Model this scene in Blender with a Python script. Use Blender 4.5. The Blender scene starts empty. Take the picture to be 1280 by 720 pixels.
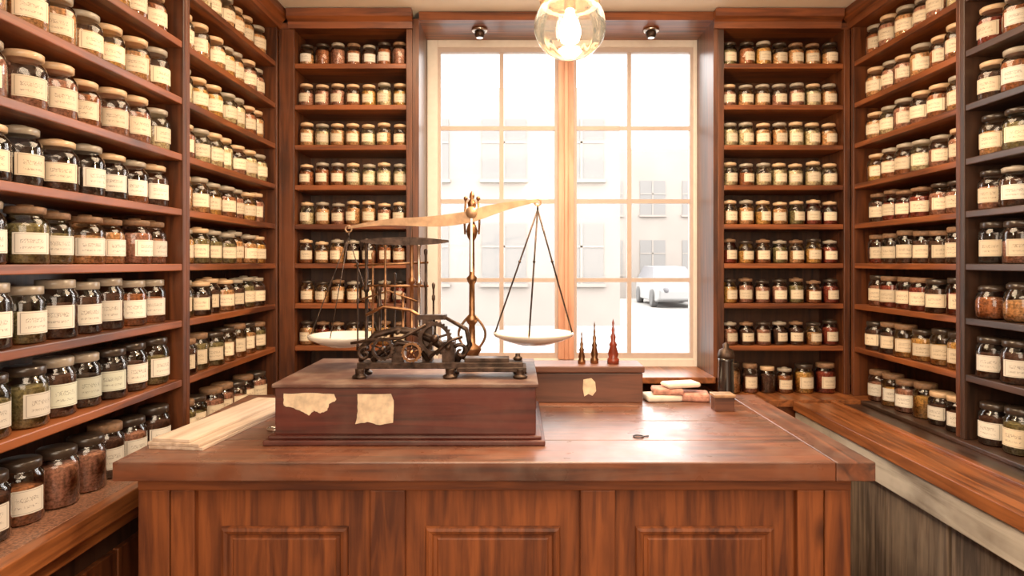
import bpy, math, random
from mathutils import Vector, Matrix
random.seed(7)
R = random.random
scene = bpy.context.scene
COL = scene.collection
try:
    scene.view_settings.view_transform = 'Standard'
    scene.view_settings.look = 'None'
    scene.view_settings.exposure = 0.10
    scene.view_settings.gamma = 1.10
except Exception as e:
    print(e)

# ------------------------------------------------------------ materials
def new_mat(name):
    m = bpy.data.materials.new(name); m.use_nodes = True
    nt = m.node_tree
    return m, nt, nt.nodes["Principled BSDF"]

def plain(name, col, rough=0.5, metal=0.0, noise=0.0, nscale=30, bump=0.0, coat=0.0):
    m, nt, b = new_mat(name)
    b.inputs['Roughness'].default_value = rough
    b.inputs['Metallic'].default_value = metal
    b.inputs['Coat Weight'].default_value = coat
    b.inputs['Base Color'].default_value = (*col, 1)
    tc = nt.nodes.new('ShaderNodeTexCoord')
    n = nt.nodes.new('ShaderNodeTexNoise'); n.inputs['Scale'].default_value = nscale
    n.inputs['Detail'].default_value = 4
    nt.links.new(tc.outputs['Object'], n.inputs['Vector'])
    r = nt.nodes.new('ShaderNodeValToRGB')
    k = noise
    r.color_ramp.elements[0].position = 0.35; r.color_ramp.elements[1].position = 0.65
    r.color_ramp.elements[0].color = (*[max(0, c*(1-k)) for c in col], 1)
    r.color_ramp.elements[1].color = (*[min(1, c*(1+k)) for c in col], 1)
    nt.links.new(n.outputs['Fac'], r.inputs['Fac'])
    nt.links.new(r.outputs['Color'], b.inputs['Base Color'])
    if bump:
        bp = nt.nodes.new('ShaderNodeBump'); bp.inputs['Strength'].default_value = bump
        bp.inputs['Distance'].default_value = 0.004
        nt.links.new(n.outputs['Fac'], bp.inputs['Height'])
        nt.links.new(bp.outputs['Normal'], b.inputs['Normal'])
    return m

def wood(name, dark, light, axis='x', rough=0.4, knots=0.0, coat=0.15, fine=1.0, bump=0.25, crough=.25, scuff=0.0, blotch=.35, dust=0.0):
    m, nt, b = new_mat(name)
    L = nt.links.new
    tc = nt.nodes.new('ShaderNodeTexCoord')
    oi = nt.nodes.new('ShaderNodeObjectInfo')
    mul = nt.nodes.new('ShaderNodeMath'); mul.operation = 'MULTIPLY'; mul.inputs[1].default_value = 17.3
    L(oi.outputs['Random'], mul.inputs[0])
    add = nt.nodes.new('ShaderNodeVectorMath'); add.operation = 'ADD'
    L(tc.outputs['Object'], add.inputs[0]); L(mul.outputs[0], add.inputs[1])
    mp = nt.nodes.new('ShaderNodeMapping')
    s = {'x': (1.8, 26, 26), 'y': (26, 1.8, 26), 'z': (26, 26, 1.8)}[axis]
    mp.inputs['Scale'].default_value = [v*fine for v in s]
    L(add.outputs[0], mp.inputs['Vector'])
    n1 = nt.nodes.new('ShaderNodeTexNoise'); n1.inputs['Scale'].default_value = 1.0
    n1.inputs['Detail'].default_value = 8; n1.inputs['Distortion'].default_value = 1.2
    L(mp.outputs[0], n1.inputs['Vector'])
    n2 = nt.nodes.new('ShaderNodeTexNoise'); n2.inputs['Scale'].default_value = 3.0
    n2.inputs['Detail'].default_value = 5
    L(add.outputs[0], n2.inputs['Vector'])
    mx = nt.nodes.new('ShaderNodeMix'); mx.data_type = 'FLOAT'; mx.inputs[0].default_value = blotch
    L(n1.outputs['Fac'], mx.inputs[2]); L(n2.outputs['Fac'], mx.inputs[3])
    r = nt.nodes.new('ShaderNodeValToRGB')
    r.color_ramp.elements[0].position = 0.38; r.color_ramp.elements[0].color = (*dark, 1)
    r.color_ramp.elements[1].position = 0.60; r.color_ramp.elements[1].color = (*light, 1)
    L(mx.outputs[0], r.inputs['Fac'])
    out = r.outputs['Color']
    if knots:
        v = nt.nodes.new('ShaderNodeTexVoronoi'); v.inputs['Scale'].default_value = 5.5
        mp2 = nt.nodes.new('ShaderNodeMapping')
        mp2.inputs['Scale'].default_value = {'x': (.6, 1, 1), 'y': (1, .6, 1), 'z': (1, 1, .6)}[axis]
        L(add.outputs[0], mp2.inputs['Vector']); L(mp2.outputs[0], v.inputs['Vector'])
        r2 = nt.nodes.new('ShaderNodeValToRGB')
        r2.color_ramp.elements[0].position = 0.06; r2.color_ramp.elements[0].color = (.10, .06, .05, 1)
        r2.color_ramp.elements[1].position = 0.19; r2.color_ramp.elements[1].color = (1, 1, 1, 1)
        L(v.outputs['Distance'], r2.inputs['Fac'])
        n3 = nt.nodes.new('ShaderNodeTexNoise'); n3.inputs['Scale'].default_value = 3.0; n3.inputs['Detail'].default_value = 5
        n3.inputs['Distortion'].default_value = .3
        L(mp.outputs[0], n3.inputs['Vector'])
        r3 = nt.nodes.new('ShaderNodeValToRGB')
        r3.color_ramp.elements[0].position = 0.34; r3.color_ramp.elements[0].color = (.35, .26, .22, 1)
        r3.color_ramp.elements[1].position = 0.5; r3.color_ramp.elements[1].color = (1, 1, 1, 1)
        L(n3.outputs['Fac'], r3.inputs['Fac'])
        mm = nt.nodes.new('ShaderNodeMix'); mm.data_type = 'RGBA'; mm.blend_type = 'MULTIPLY'
        mm.inputs[0].default_value = 0.85
        L(out, mm.inputs[6]); L(r2.outputs['Color'], mm.inputs[7])
        m4 = nt.nodes.new('ShaderNodeMix'); m4.data_type = 'RGBA'; m4.blend_type = 'MULTIPLY'
        m4.inputs[0].default_value = knots
        L(mm.outputs[2], m4.inputs[6]); L(r3.outputs['Color'], m4.inputs[7]); out = m4.outputs[2]
    if dust:
        nd = nt.nodes.new('ShaderNodeTexNoise'); nd.inputs['Scale'].default_value = 14; nd.inputs['Detail'].default_value = 8
        L(tc.outputs['Object'], nd.inputs['Vector'])
        rd_ = nt.nodes.new('ShaderNodeMapRange'); rd_.inputs[1].default_value = .42; rd_.inputs[2].default_value = .68
        rd_.inputs[3].default_value = 0; rd_.inputs[4].default_value = dust
        L(nd.outputs['Fac'], rd_.inputs[0])
        md = nt.nodes.new('ShaderNodeMix'); md.data_type = 'RGBA'
        L(rd_.outputs[0], md.inputs[0]); L(out, md.inputs[6]); md.inputs[7].default_value = (.36, .27, .21, 1); out = md.outputs[2]
    L(out, b.inputs['Base Color'])
    b.inputs['Roughness'].default_value = rough
    b.inputs['Coat Weight'].default_value = coat
    b.inputs['Coat Roughness'].default_value = crough
    if scuff:
        ns = nt.nodes.new('ShaderNodeTexNoise'); ns.inputs['Scale'].default_value = 9; ns.inputs['Detail'].default_value = 6
        L(tc.outputs['Object'], ns.inputs['Vector'])
        mr = nt.nodes.new('ShaderNodeMapRange'); mr.inputs[1].default_value = .3; mr.inputs[2].default_value = .7
        mr.inputs[3].default_value = max(0.05, crough-scuff); mr.inputs[4].default_value = crough+scuff
        L(ns.outputs['Fac'], mr.inputs[0]); L(mr.outputs[0], b.inputs['Coat Roughness'])
    bp = nt.nodes.new('ShaderNodeBump'); bp.inputs['Strength'].default_value = bump
    bp.inputs['Distance'].default_value = 0.003
    L(n1.outputs['Fac'], bp.inputs['Height']); L(bp.outputs['Normal'], b.inputs['Normal'])
    return m

def thin_glass(name, tint=(1, 1, 1), ior=1.45, boost=1.0, frost=0.0):
    m = bpy.data.materials.new(name); m.use_nodes = True
    nt = m.node_tree; nt.nodes.clear(); L = nt.links.new
    o = nt.nodes.new('ShaderNodeOutputMaterial')
    t = nt.nodes.new('ShaderNodeBsdfTransparent'); t.inputs[0].default_value = (*tint, 1)
    base = t.outputs[0]
    if frost:
        tr = nt.nodes.new('ShaderNodeBsdfTranslucent'); tr.inputs[0].default_value = (1, .9, .75, 1)
        mf = nt.nodes.new('ShaderNodeMixShader'); mf.inputs[0].default_value = frost
        L(t.outputs[0], mf.inputs[1]); L(tr.outputs[0], mf.inputs[2]); base = mf.outputs[0]
    g = nt.nodes.new('ShaderNodeBsdfGlossy'); g.inputs['Roughness'].default_value = 0.08
    f = nt.nodes.new('ShaderNodeFresnel'); f.inputs['IOR'].default_value = ior
    mu = nt.nodes.new('ShaderNodeMath'); mu.operation = 'MULTIPLY'; mu.inputs[1].default_value = boost
    mu.use_clamp = True
    mix = nt.nodes.new('ShaderNodeMixShader')
    L(f.outputs[0], mu.inputs[0]); L(mu.outputs[0], mix.inputs[0])
    L(base, mix.inputs[1]); L(g.outputs[0], mix.inputs[2]); L(mix.outputs[0], o.inputs[0])
    return m

def paper_label(name, base, ink):
    m, nt, b = new_mat(name); L = nt.links.new
    tc = nt.nodes.new('ShaderNodeTexCoord'); oi = nt.nodes.new('ShaderNodeObjectInfo')
    sp = nt.nodes.new('ShaderNodeSeparateXYZ'); L(tc.outputs['Generated'], sp.inputs[0])
    def math_(op, a, bb=None, c=None):
        n = nt.nodes.new('ShaderNodeMath'); n.operation = op
        for i, v in enumerate((a, bb, c)):
            if v is None: continue
            if isinstance(v, (int, float)): n.inputs[i].default_value = v
            else: L(v, n.inputs[i])
        return n.outputs[0]
    x, z = sp.outputs['X'], sp.outputs['Z']
    cb = nt.nodes.new('ShaderNodeCombineXYZ')
    L(math_('MULTIPLY', x, 17.0), cb.inputs[0])
    L(math_('MULTIPLY', z, 9.0), cb.inputs[1])
    L(math_('MULTIPLY', oi.outputs['Random'], 60.0), cb.inputs[2])
    n = nt.nodes.new('ShaderNodeTexNoise'); n.inputs['Scale'].default_value = 1.0
    n.inputs['Detail'].default_value = 2.0
    L(cb.outputs[0], n.inputs['Vector'])
    strokes = math_('LESS_THAN', math_('ABSOLUTE', math_('SUBTRACT', n.outputs['Fac'], 0.5)), 0.04)
    b1 = math_('LESS_THAN', math_('ABSOLUTE', math_('SUBTRACT', z, 0.60)), 0.10)
    b2 = math_('LESS_THAN', math_('ABSOLUTE', math_('SUBTRACT', z, 0.30)), 0.05)
    band = math_('MAXIMUM', b1, b2)
    inx = math_('LESS_THAN', math_('ABSOLUTE', math_('SUBTRACT', x, 0.5)), 0.32)
    fac = math_('MULTIPLY', math_('MULTIPLY', strokes, band), inx)
    ed = math_('MAXIMUM', math_('ABSOLUTE', math_('SUBTRACT', x, 0.5)), math_('ABSOLUTE', math_('SUBTRACT', z, 0.5)))
    bd = math_('LESS_THAN', math_('ABSOLUTE', math_('SUBTRACT', ed, 0.44)), 0.010)
    fac = math_('MULTIPLY', math_('MAXIMUM', fac, bd), 0.6)
    hs = nt.nodes.new('ShaderNodeMapRange'); hs.inputs[3].default_value = .68; hs.inputs[4].default_value = 1.04
    L(oi.outputs['Random'], hs.inputs[0])
    mx = nt.nodes.new('ShaderNodeMix'); mx.data_type = 'RGBA'
    L(fac, mx.inputs[0]); mx.inputs[6].default_value = (*base, 1); mx.inputs[7].default_value = (*ink, 1)
    vm = nt.nodes.new('ShaderNodeVectorMath'); vm.operation = 'SCALE'
    L(mx.outputs[2], vm.inputs[0]); L(hs.outputs[0], vm.inputs['Scale'])
    L(vm.outputs[0], b.inputs['Base Color'])
    b.inputs['Roughness'].default_value = 0.45
    return m

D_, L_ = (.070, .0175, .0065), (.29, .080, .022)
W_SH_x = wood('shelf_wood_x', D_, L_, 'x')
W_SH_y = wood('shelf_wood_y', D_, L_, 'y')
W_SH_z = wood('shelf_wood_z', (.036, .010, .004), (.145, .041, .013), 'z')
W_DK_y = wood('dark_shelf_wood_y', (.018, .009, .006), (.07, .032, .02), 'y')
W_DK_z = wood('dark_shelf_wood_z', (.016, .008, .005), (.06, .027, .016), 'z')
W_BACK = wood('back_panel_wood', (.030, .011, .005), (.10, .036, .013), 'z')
W_TOP = wood('countertop_wood', (.050, .014, .007), (.22, .064, .024), 'x', rough=0.5, coat=.85, crough=.33, bump=.3, scuff=.14, dust=.15)
W_TOP_y = wood('countertop_end_wood', (.050, .014, .007), (.22, .064, .024), 'y', rough=0.5, coat=.85, crough=.33, bump=.3, scuff=.14, dust=.15)
W_CT_z = wood('counter_wood_z', (.088, .021, .006), (.285, .077, .018), 'z', knots=.4, rough=.62, coat=0, bump=.4)
W_CT_x = wood('counter_wood_x', (.088, .021, .006), (.27, .073, .018), 'x', knots=.35, rough=.62, coat=0, bump=.4)
W_LEDGE = wood('ledge_wood', (.10, .027, .008), (.34, .108, .032), 'y', rough=.4)
W_MAHOG = wood('mahogany', (.036, .007, .005), (.110, .020, .012), 'x', rough=.5, dust=.07)
W_DUST = wood('dusty_mahogany', (.070, .026, .019), (.15, .065, .045), 'x', rough=.6, coat=.1, dust=.4)
W_BOX = wood('small_box_wood', (.05, .016, .009), (.15, .052, .028), 'x', rough=.5)
W_WIN = wood('window_wood', (.56, .25, .15), (.78, .42, .28), 'z', rough=.4)
W_PALE = wood('pale_board_wood', (.50, .36, .26), (.78, .64, .52), 'y', rough=.6, coat=0)
W_WINP = plain('pale_window_paint', (.86, .80, .74), .35, noise=.03)
W_SASH = plain('pinkish_grey_sash_paint', (.56, .46, .42), .45, noise=.04)
M_GREY = wood('worn_painted_board', (.12, .09, .065), (.50, .45, .38), 'y', rough=.75, coat=0, bump=.8, blotch=.6, fine=.8)
M_GREYW = wood('weathered_grey_planks', (.05, .034, .024), (.20, .145, .10), 'z', rough=.75, coat=0, bump=.8, knots=.6, blotch=.5)
M_SPECK = plain('speckled_brown_stone', (.22, .10, .06), .35, noise=.6, nscale=160)
M_CEIL = plain('cream_plaster', (.85, .76, .64), .85, noise=.04, nscale=6)
M_WALL = plain('warm_plaster', (.45, .30, .2), .85, noise=.08, nscale=6)
M_FLOOR = wood('floor_wood', (.06, .03, .015), (.20, .10, .05), 'y')
M_BRASS = plain('aged_bronze', (.32, .165, .08), .36, metal=1, noise=.4, nscale=40)
M_BRASSL = plain('dull_tan_brass', (.50, .31, .18), .45, metal=.6, noise=.25, nscale=30)
M_IRON = plain('blackened_iron', (.06, .037, .027), .42, metal=.7, noise=.6, nscale=45, bump=.5)
M_STEEL = plain('polished_steel', (.62, .54, .48), .25, metal=1, noise=.1)
M_PORC = plain('cream_porcelain', (.82, .79, .73), .15, noise=.03, coat=.6)
M_PAPER = plain('aged_paper', (.80, .64, .44), .7, noise=.22, nscale=35)
M_PAPERW = plain('white_paper', (.80, .73, .63), .6, noise=.08, nscale=20)
M_BLACK = plain('black_lacquer', (.012, .010, .010), .2, noise=.2, coat=.6)
M_RED = plain('dark_red_lacquer', (.20, .030, .015), .25, noise=.2, coat=.5)
M_PINK = plain('pink_cloth', (.55, .26, .2), .8, noise=.35, nscale=50)
M_GLASS = thin_glass('jar_glass', (.96, .94, .91), 1.5, 1.9)
M_GLOBE = thin_glass('globe_glass', (.97, .95, .91), 1.45, 1.0, frost=.04)
M_PANE = thin_glass('window_glass', (.98, .98, .98), 1.3, 1.0)
LIDS = {'cream': plain('cream_lid', (.66, .45, .27), .3, noise=.15, coat=.3),  # cream goes on upper shelves, putting their warm light into the lid colour
        'grey': plain('grey_lid', (.36, .31, .25), .3, noise=.1, coat=.3),
        'dark': plain('dark_lid', (.035, .024, .018), .3, noise=.2, coat=.3),
        'brown': plain('brown_cork_lid', (.22, .12, .065), .6, noise=.3, nscale=80)}
CONT = {'black': ('black peppercorns', (.026, .015, .011)), 'dark brown': ('brown cloves', (.08, .030, .016)),
        'cinnamon': ('ground cinnamon', (.38, .13, .045)), 'tan': ('tan seeds', (.62, .33, .14)),
        'ochre': ('ochre powder', (.74, .38, .10)), 'olive': ('olive herbs', (.24, .20, .08)),
        'red': ('red berries', (.28, .04, .018)), 'cream': ('pale roots', (.84, .60, .36)),
        'rose': ('rose-brown powder', (.44, .20, .13))}
CONTM = {k: plain('contents_'+k.replace(' ', '_'), v[1], .8, noise=.5, nscale=130, bump=.9) for k, v in CONT.items()}
LABM = {'cream': paper_label('cream_paper_label', (.90, .76, .56), (.16, .08, .04)),
        'white': paper_label('white_paper_label', (.87, .82, .73), (.12, .09, .07)),
        'green': paper_label('pale_green_paper_label', (.64, .68, .58), (.06, .06, .05))}

# ------------------------------------------------------------ mesh builder
class MB:
    def __init__(s): s.v = []; s.f = []; s.m = []; s.sm = []
    def add(s, vs, fs, mi=0, smooth=False, mat=None):
        o = len(s.v)
        for p in vs:
            p = Vector(p)
            if mat is not None: p = mat @ p
            s.v.append(p)
        for f in fs:
            s.f.append([i+o for i in f]); s.m.append(mi); s.sm.append(smooth)
        return s
    def box(s, x0, x1, y0, y1, z0, z1, mi=0, mat=None):
        vs = [(x0,y0,z0),(x1,y0,z0),(x1,y1,z0),(x0,y1,z0),(x0,y0,z1),(x1,y0,z1),(x1,y1,z1),(x0,y1,z1)]
        fs = [(0,3,2,1),(4,5,6,7),(0,1,5,4),(1,2,6,5),(2,3,7,6),(3,0,4,7)]
        return s.add(vs, fs, mi, False, mat)
    def lathe(s, prof, seg=24, at=(0,0,0), mi=0, axis='z', mat=None, smooth=True):
        vs = []; fs = []
        for r, z in prof:
            for i in range(seg):
                a = 2*math.pi*i/seg
                p = (r*math.cos(a), r*math.sin(a), z)
                if axis == 'y': p = (p[0], -p[2], p[1])
                if axis == 'x': p = (p[2], p[1], -p[0])
                vs.append((p[0]+at[0], p[1]+at[1], p[2]+at[2]))
        n = len(prof)
        for j in range(n-1):
            for i in range(seg):
                k = (i+1) % seg
                fs.append((j*seg+i, j*seg+k, (j+1)*seg+k, (j+1)*seg+i))
        if prof[0][0] > 1e-6: fs.append(tuple(reversed(range(seg))))
        if prof[-1][0] > 1e-6: fs.append(tuple((n-1)*seg+i for i in range(seg)))
        return s.add(vs, fs, mi, smooth, mat)
    def tube(s, pts, r, seg=8, mi=0, closed=False):
        pts = [Vector(p) for p in pts]; vs = []; fs = []; n = len(pts)
        rr = r if isinstance(r, (list, tuple)) else [r]*n
        up = None
        for i, p in enumerate(pts):
            if closed: d = pts[(i+1) % n]-pts[i-1]
            else: d = pts[min(i+1, n-1)]-pts[max(i-1, 0)]
            d.normalize()
            if up is None:
                up = Vector((0, 0, 1)) if abs(d.z) < .9 else Vector((0, 1, 0))
            a = d.cross(up).normalized(); b = a.cross(d).normalized(); up = b
            for k in range(seg):
                t = 2*math.pi*k/seg
                vs.append(p + a*math.cos(t)*rr[i] + b*math.sin(t)*rr[i])
        for j in range(n if closed else n-1):
            for k in range(seg):
                l = (k+1) % seg; q = (j+1) % n
                fs.append((j*seg+k, q*seg+k, q*seg+l, j*seg+l))
        if not closed:
            fs.append(tuple(range(seg))); fs.append(tuple((n-1)*seg+i for i in reversed(range(seg))))
        return s.add(vs, fs, mi, True)
    def prism(s, poly, y0, y1, mi=0):
        n = len(poly)
        vs = [(x, y0, z) for x, z in poly]+[(x, y1, z) for x, z in poly]
        fs = [tuple(range(n)), tuple(reversed(range(n, 2*n)))]
        for i in range(n):
            k = (i+1) % n; fs.append((i, i+n, k+n, k))
        return s.add(vs, fs, mi)
    def sphere(s, c, r, seg=16, mi=0, sz=1.0):
        prof = [(r*math.sin(math.pi*i/10), -r*sz*math.cos(math.pi*i/10)) for i in range(11)]
        prof[0] = (1e-7, prof[0][1]); prof[-1] = (1e-7, prof[-1][1])
        return s.lathe(prof, seg, c, mi)
    def spiral(s, cx, y, cz, r0, turns, th0, rad, sgn=1):
        n = int(26*turns)
        pts = []; rr = []
        for i in range(n+1):
            u = i/n; a = th0+sgn*2*math.pi*turns*u; r = r0*(1-u*.85)
            pts.append((cx+r*math.cos(a), y, cz+r*math.sin(a))); rr.append(rad*(1-.35*u))
        return s.tube(pts, rr, 8)
    def mesh(s, name, mats, origin=(0,0,0)):
        o = Vector(origin)
        me = bpy.data.meshes.new(name)
        me.from_pydata([tuple(p-o) for p in s.v], [], s.f)
        if not isinstance(mats, (list, tuple)): mats = [mats]
        for m in mats: me.materials.append(m)
        for i, p in enumerate(me.polygons):
            p.material_index = s.m[i]; p.use_smooth = s.sm[i]
        me.validate(); me.update()
        import bmesh
        bm = bmesh.new(); bm.from_mesh(me)
        bmesh.ops.recalc_face_normals(bm, faces=bm.faces)
        bm.to_mesh(me); bm.free()
        return me
    def make(s, name, mats, origin=(0,0,0), parent=None, bevel=0, rotz=0):
        me = s.mesh(name, mats, origin)
        ob = bpy.data.objects.new(name, me); COL.objects.link(ob)
        if parent is not None:
            ob.parent = parent; ob.location = Vector(origin)-parent.location
        else: ob.location = origin
        ob.rotation_euler[2] = rotz
        if bevel:
            b = ob.modifiers.new('bevel', 'BEVEL'); b.width = bevel; b.segments = 2; b.limit_method = 'ANGLE'
        return ob

def empty(name, loc):
    e = bpy.data.objects.new(name, None); COL.objects.link(e); e.location = loc
    e.empty_display_size = .05; return e
def tag(o, label, cat, group=None):
    o['label'] = label; o['category'] = cat
    if group: o['group'] = group
    return o
def bx(name, x0, x1, y0, y1, z0, z1, mat, parent=None, bevel=0.0):
    return MB().box(x0, x1, y0, y1, z0, z1).make(name, mat, ((x0+x1)/2, (y0+y1)/2, z0), parent, bevel)
def struct(o): o['kind'] = 'structure'; return o

# ------------------------------------------------------------ room shell
CZ = 2.65
struct(bx('floor', -1.5, 2.0, -1.8, 3.7, -.05, 0, M_FLOOR))
struct(bx('ceiling', -1.5, 2.0, -1.8, 3.7, CZ, CZ+.05, M_CEIL))
struct(bx('wall_left', -1.5, -1.42, -1.8, 3.7, 0, CZ, M_WALL))
struct(bx('wall_right', 1.9, 2.0, -1.8, 3.7, 0, CZ, M_WALL))
struct(bx('wall_rear', -1.42, 1.9, -1.8, -1.7, 0, CZ, M_WALL))
w = MB()
w.box(-1.42, -.47, 3.38, 3.6, 0, CZ); w.box(.98, 1.9, 3.38, 3.6, 0, CZ)
w.box(-.47, .98, 3.38, 3.6, 0, .87); w.box(-.47, .98, 3.38, 3.6, 2.61, CZ)
struct(w.make('wall_back', M_WALL, (0, 3.5, 0)))

# window
win = struct(empty('window_1', (.265, 3.42, .87)))
Y0, Y1 = 3.385, 3.445
f = MB(); f.box(-.47, -.415, Y0, Y1, .87, 2.61); f.box(.94, .98, Y0, Y1, .87, 2.61)
f.box(-.415, .94, Y0, Y1, .87, .92); f.box(-.415, .94, Y0, Y1, 2.57, 2.61)
struct(f.make('window_frame', W_WINP, (.265, 3.42, .87), win, .004))
f = MB(); f.box(.222, .306, Y0-.02, Y1, .92, 2.57); f.box(.253, .275, Y0-.032, Y0-.02, .92, 2.57)
struct(f.make('mullion', W_WIN, (.265, 3.42, .93), win, .004))
for (a, b_, gx) in ((-.415, .222, -.077), (.306, .94, .603)):
    s = MB(); s.box(a, a+.016, Y0+.01, Y1-.01, .92, 2.57); s.box(b_-.016, b_, Y0+.01, Y1-.01, .92, 2.57)
    s.box(a+.016, b_-.016, Y0+.01, Y1-.01, .92, .95); s.box(a+.016, b_-.016, Y0+.01, Y1-.01, 2.545, 2.57)
    s.box(gx-.011, gx+.011, Y0+.018, Y1-.018, .95, 2.545)
    for gz in (2.144, 1.755, 1.336):
        s.box(a+.016, b_-.016, Y0+.020, Y1-.020, gz-.011, gz+.011)
    struct(s.make('sash', W_SASH, ((a+b_)/2, 3.42, .93), win))
    g = MB().box(a+.01, b_-.01, 3.413, 3.416, .94, 2.555)
    struct(g.make('window_pane', M_PANE, ((a+b_)/2, 3.414, .95), win))
struct(bx('trim_1', -.50, -.47, 3.10, 3.45, .87, 2.61, W_SH_z))
struct(bx('trim_2', .956, .976, 3.10, 3.38, .87, 2.604, W_SH_z))
struct(bx('trim_3', -.47, .956, 3.10, 3.38, 2.604, 2.645, W_SH_x))
struct(bx('trim_4', -.47, .956, 3.06, 3.385, .85, .88, W_LEDGE, bevel=.004))

def cornice(name, p0, p1, outward, mat):
    m = MB()
    x0, y0 = p0; x1, y1 = p1
    prof = [(0, 2.56), (.012, 2.56), (.018, 2.59), (.04, 2.61), (.045, 2.645), (0, 2.645)]
    ox, oy = outward
    vs = []
    for (x, y) in (p0, p1):
        for d, z in prof: vs.append((x+ox*d, y+oy*d, z))
    n = len(prof)
    fs = [tuple(range(n)), tuple(reversed(range(n, 2*n)))]+[(i, (i+1) % n, (i+1) % n+n, i+n) for i in range(n)]
    m.add(vs, fs)
    return struct(m.make(name, mat, ((x0+x1)/2, (y0+y1)/2, 2.56)))
cornice('trim_5', (-1.15, -1.0), (-1.15, 3.1), (1, 0), W_SH_y)
cornice('trim_6', (-1.10, 3.1), (-.50, 3.1), (0, -1), W_SH_x)
cornice('trim_7', (.956, 3.1), (1.57, 3.1), (0, -1), W_SH_x)
cornice('trim_8', (1.62, -1.0), (1.62, 3.1), (-1, 0), W_SH_y)

# ------------------------------------------------------------ shelving
LV = [2.395, 2.195, 2.0, 1.805, 1.615, 1.425, 1.23, 1.025]
BASE = .79
TH = .024
def shelving(x0, x1, y0, y1, back, mats, label, sp0=.022, sp1=.022, zt=2.56):
    ms, mz = mats
    root = empty('wall_shelving', ((x0+x1)/2, (y0+y1)/2, BASE))
    tag(root, label, 'shelving')
    bt = .012
    if back == 'B':
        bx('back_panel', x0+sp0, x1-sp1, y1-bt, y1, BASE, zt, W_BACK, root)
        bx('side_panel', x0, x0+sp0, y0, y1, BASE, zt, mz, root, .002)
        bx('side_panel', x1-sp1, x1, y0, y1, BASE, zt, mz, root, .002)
        for z in LV: bx('shelf', x0+sp0, x1-sp1, y0+.004, y1-bt, z-TH, z, ms, root, .003)
        bx('top_panel', x0, x1, y0, y1, zt, zt+.03, ms, root)
    else:
        if back == 'L':
            bx('back_panel', x0, x0+bt, y0+sp0, y1-sp1, BASE, zt, W_BACK, root); a, b_ = x0+bt, x1-.004
        else:
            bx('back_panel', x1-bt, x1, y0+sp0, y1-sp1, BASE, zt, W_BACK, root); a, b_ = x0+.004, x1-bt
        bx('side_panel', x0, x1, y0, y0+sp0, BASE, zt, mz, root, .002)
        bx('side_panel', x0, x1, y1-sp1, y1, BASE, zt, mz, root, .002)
        for z in LV: bx('shelf', a, b_, y0+sp0, y1-sp1, z-TH, z, ms, root, .003)
        bx('top_panel', x0, x1, y0, y1, zt, zt+.03, ms, root)
    return root
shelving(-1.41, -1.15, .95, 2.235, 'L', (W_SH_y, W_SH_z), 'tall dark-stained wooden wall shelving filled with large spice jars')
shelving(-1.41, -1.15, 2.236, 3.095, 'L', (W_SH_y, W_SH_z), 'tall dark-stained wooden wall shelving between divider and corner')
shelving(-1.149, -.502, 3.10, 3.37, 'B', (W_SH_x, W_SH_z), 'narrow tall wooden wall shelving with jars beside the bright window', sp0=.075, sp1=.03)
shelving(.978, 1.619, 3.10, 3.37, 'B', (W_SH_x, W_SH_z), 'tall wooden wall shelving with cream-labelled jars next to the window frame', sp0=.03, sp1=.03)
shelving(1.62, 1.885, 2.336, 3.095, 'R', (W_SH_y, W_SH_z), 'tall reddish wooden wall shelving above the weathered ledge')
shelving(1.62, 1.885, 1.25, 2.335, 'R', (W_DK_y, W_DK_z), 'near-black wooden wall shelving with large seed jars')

def base_cab(name, x0, x1, y0, y1, z1, mat, face, label, n, pm):
    root = empty(name, ((x0+x1)/2, (y0+y1)/2, 0)); tag(root, label, 'cabinet')
    bx('cabinet_body', x0, x1, y0, y1, 0, z1, mat, root)
    for i in range(n):
        a = y0+(y1-y0)*i/n+.003+random.uniform(0, .004); b_ = y0+(y1-y0)*(i+1)/n-.003
        if face > 0: bx('front_board', x1, x1+.018, a, b_, .05, z1-.06, pm, root, .003)
        else: bx('front_board', x0-.012-random.uniform(0, .006), x0, a, b_, .05, z1-.10, pm, root, .003)
    return root
base_cab('base_cabinet', -1.41, -1.13, .6, 2.97, .689, W_DK_z, 1, 'dark wooden base cabinet with boards under jar shelving', 8, W_SH_z)
rb = base_cab('base_cabinet', 1.34, 1.885, .6, 2.97, .744, W_DK_z, -1, 'base cabinet faced with weathered grey planks', 7, M_GREYW)
m = MB(); m.box(-1.41, -1.115, .6, 2.97, .69, .789, 0); m.box(-1.115, -1.075, .6, 2.97, .735, .79, 1)
m.box(-1.115, -1.10, .6, 2.97, .69, .735, 1)
tag(m.make('worktop', [M_SPECK, W_LEDGE], (-1.25, 1.8, .69), bevel=.003), 'speckled brown stone ledge with reddish wooden front rail', 'worktop')
m = MB(); m.box(1.485, 1.885, .6, 2.97, .745, .772, 0); m.box(1.31, 1.46, .6, 2.97, .75, .779, 1)
m.box(1.285, 1.31, .6, 2.97, .745, .788, 1); m.box(1.46, 1.485, .6, 2.97, .745, .789, 1); m.box(1.60, 1.885, .6, 2.97, .772, .789, 0)
tag(m.make('worktop', [W_DK_y, W_LEDGE], (1.6, 1.8, .745), bevel=.003), 'worn orange-brown wooden ledge with a dark inset under shelves', 'worktop')
m = MB(); m.box(1.295, 1.34, .6, 2.97, .64, .744)
o = m.make('apron_board', M_GREY, (1.3, 1.8, .62), rb, .004); o['label'] = 'weathered pale grey front board'
tag(bx('base_cabinet', -1.41, 1.885, 3.02, 3.37, 0, .755, W_SH_x), 'low dark wooden base cabinet running beneath the window', 'cabinet')
tag(bx('worktop', -1.41, 1.885, 2.98, 3.37, .756, .79, W_LEDGE, bevel=.003), 'orange-brown wooden worktop beneath the window sill', 'worktop')

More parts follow.
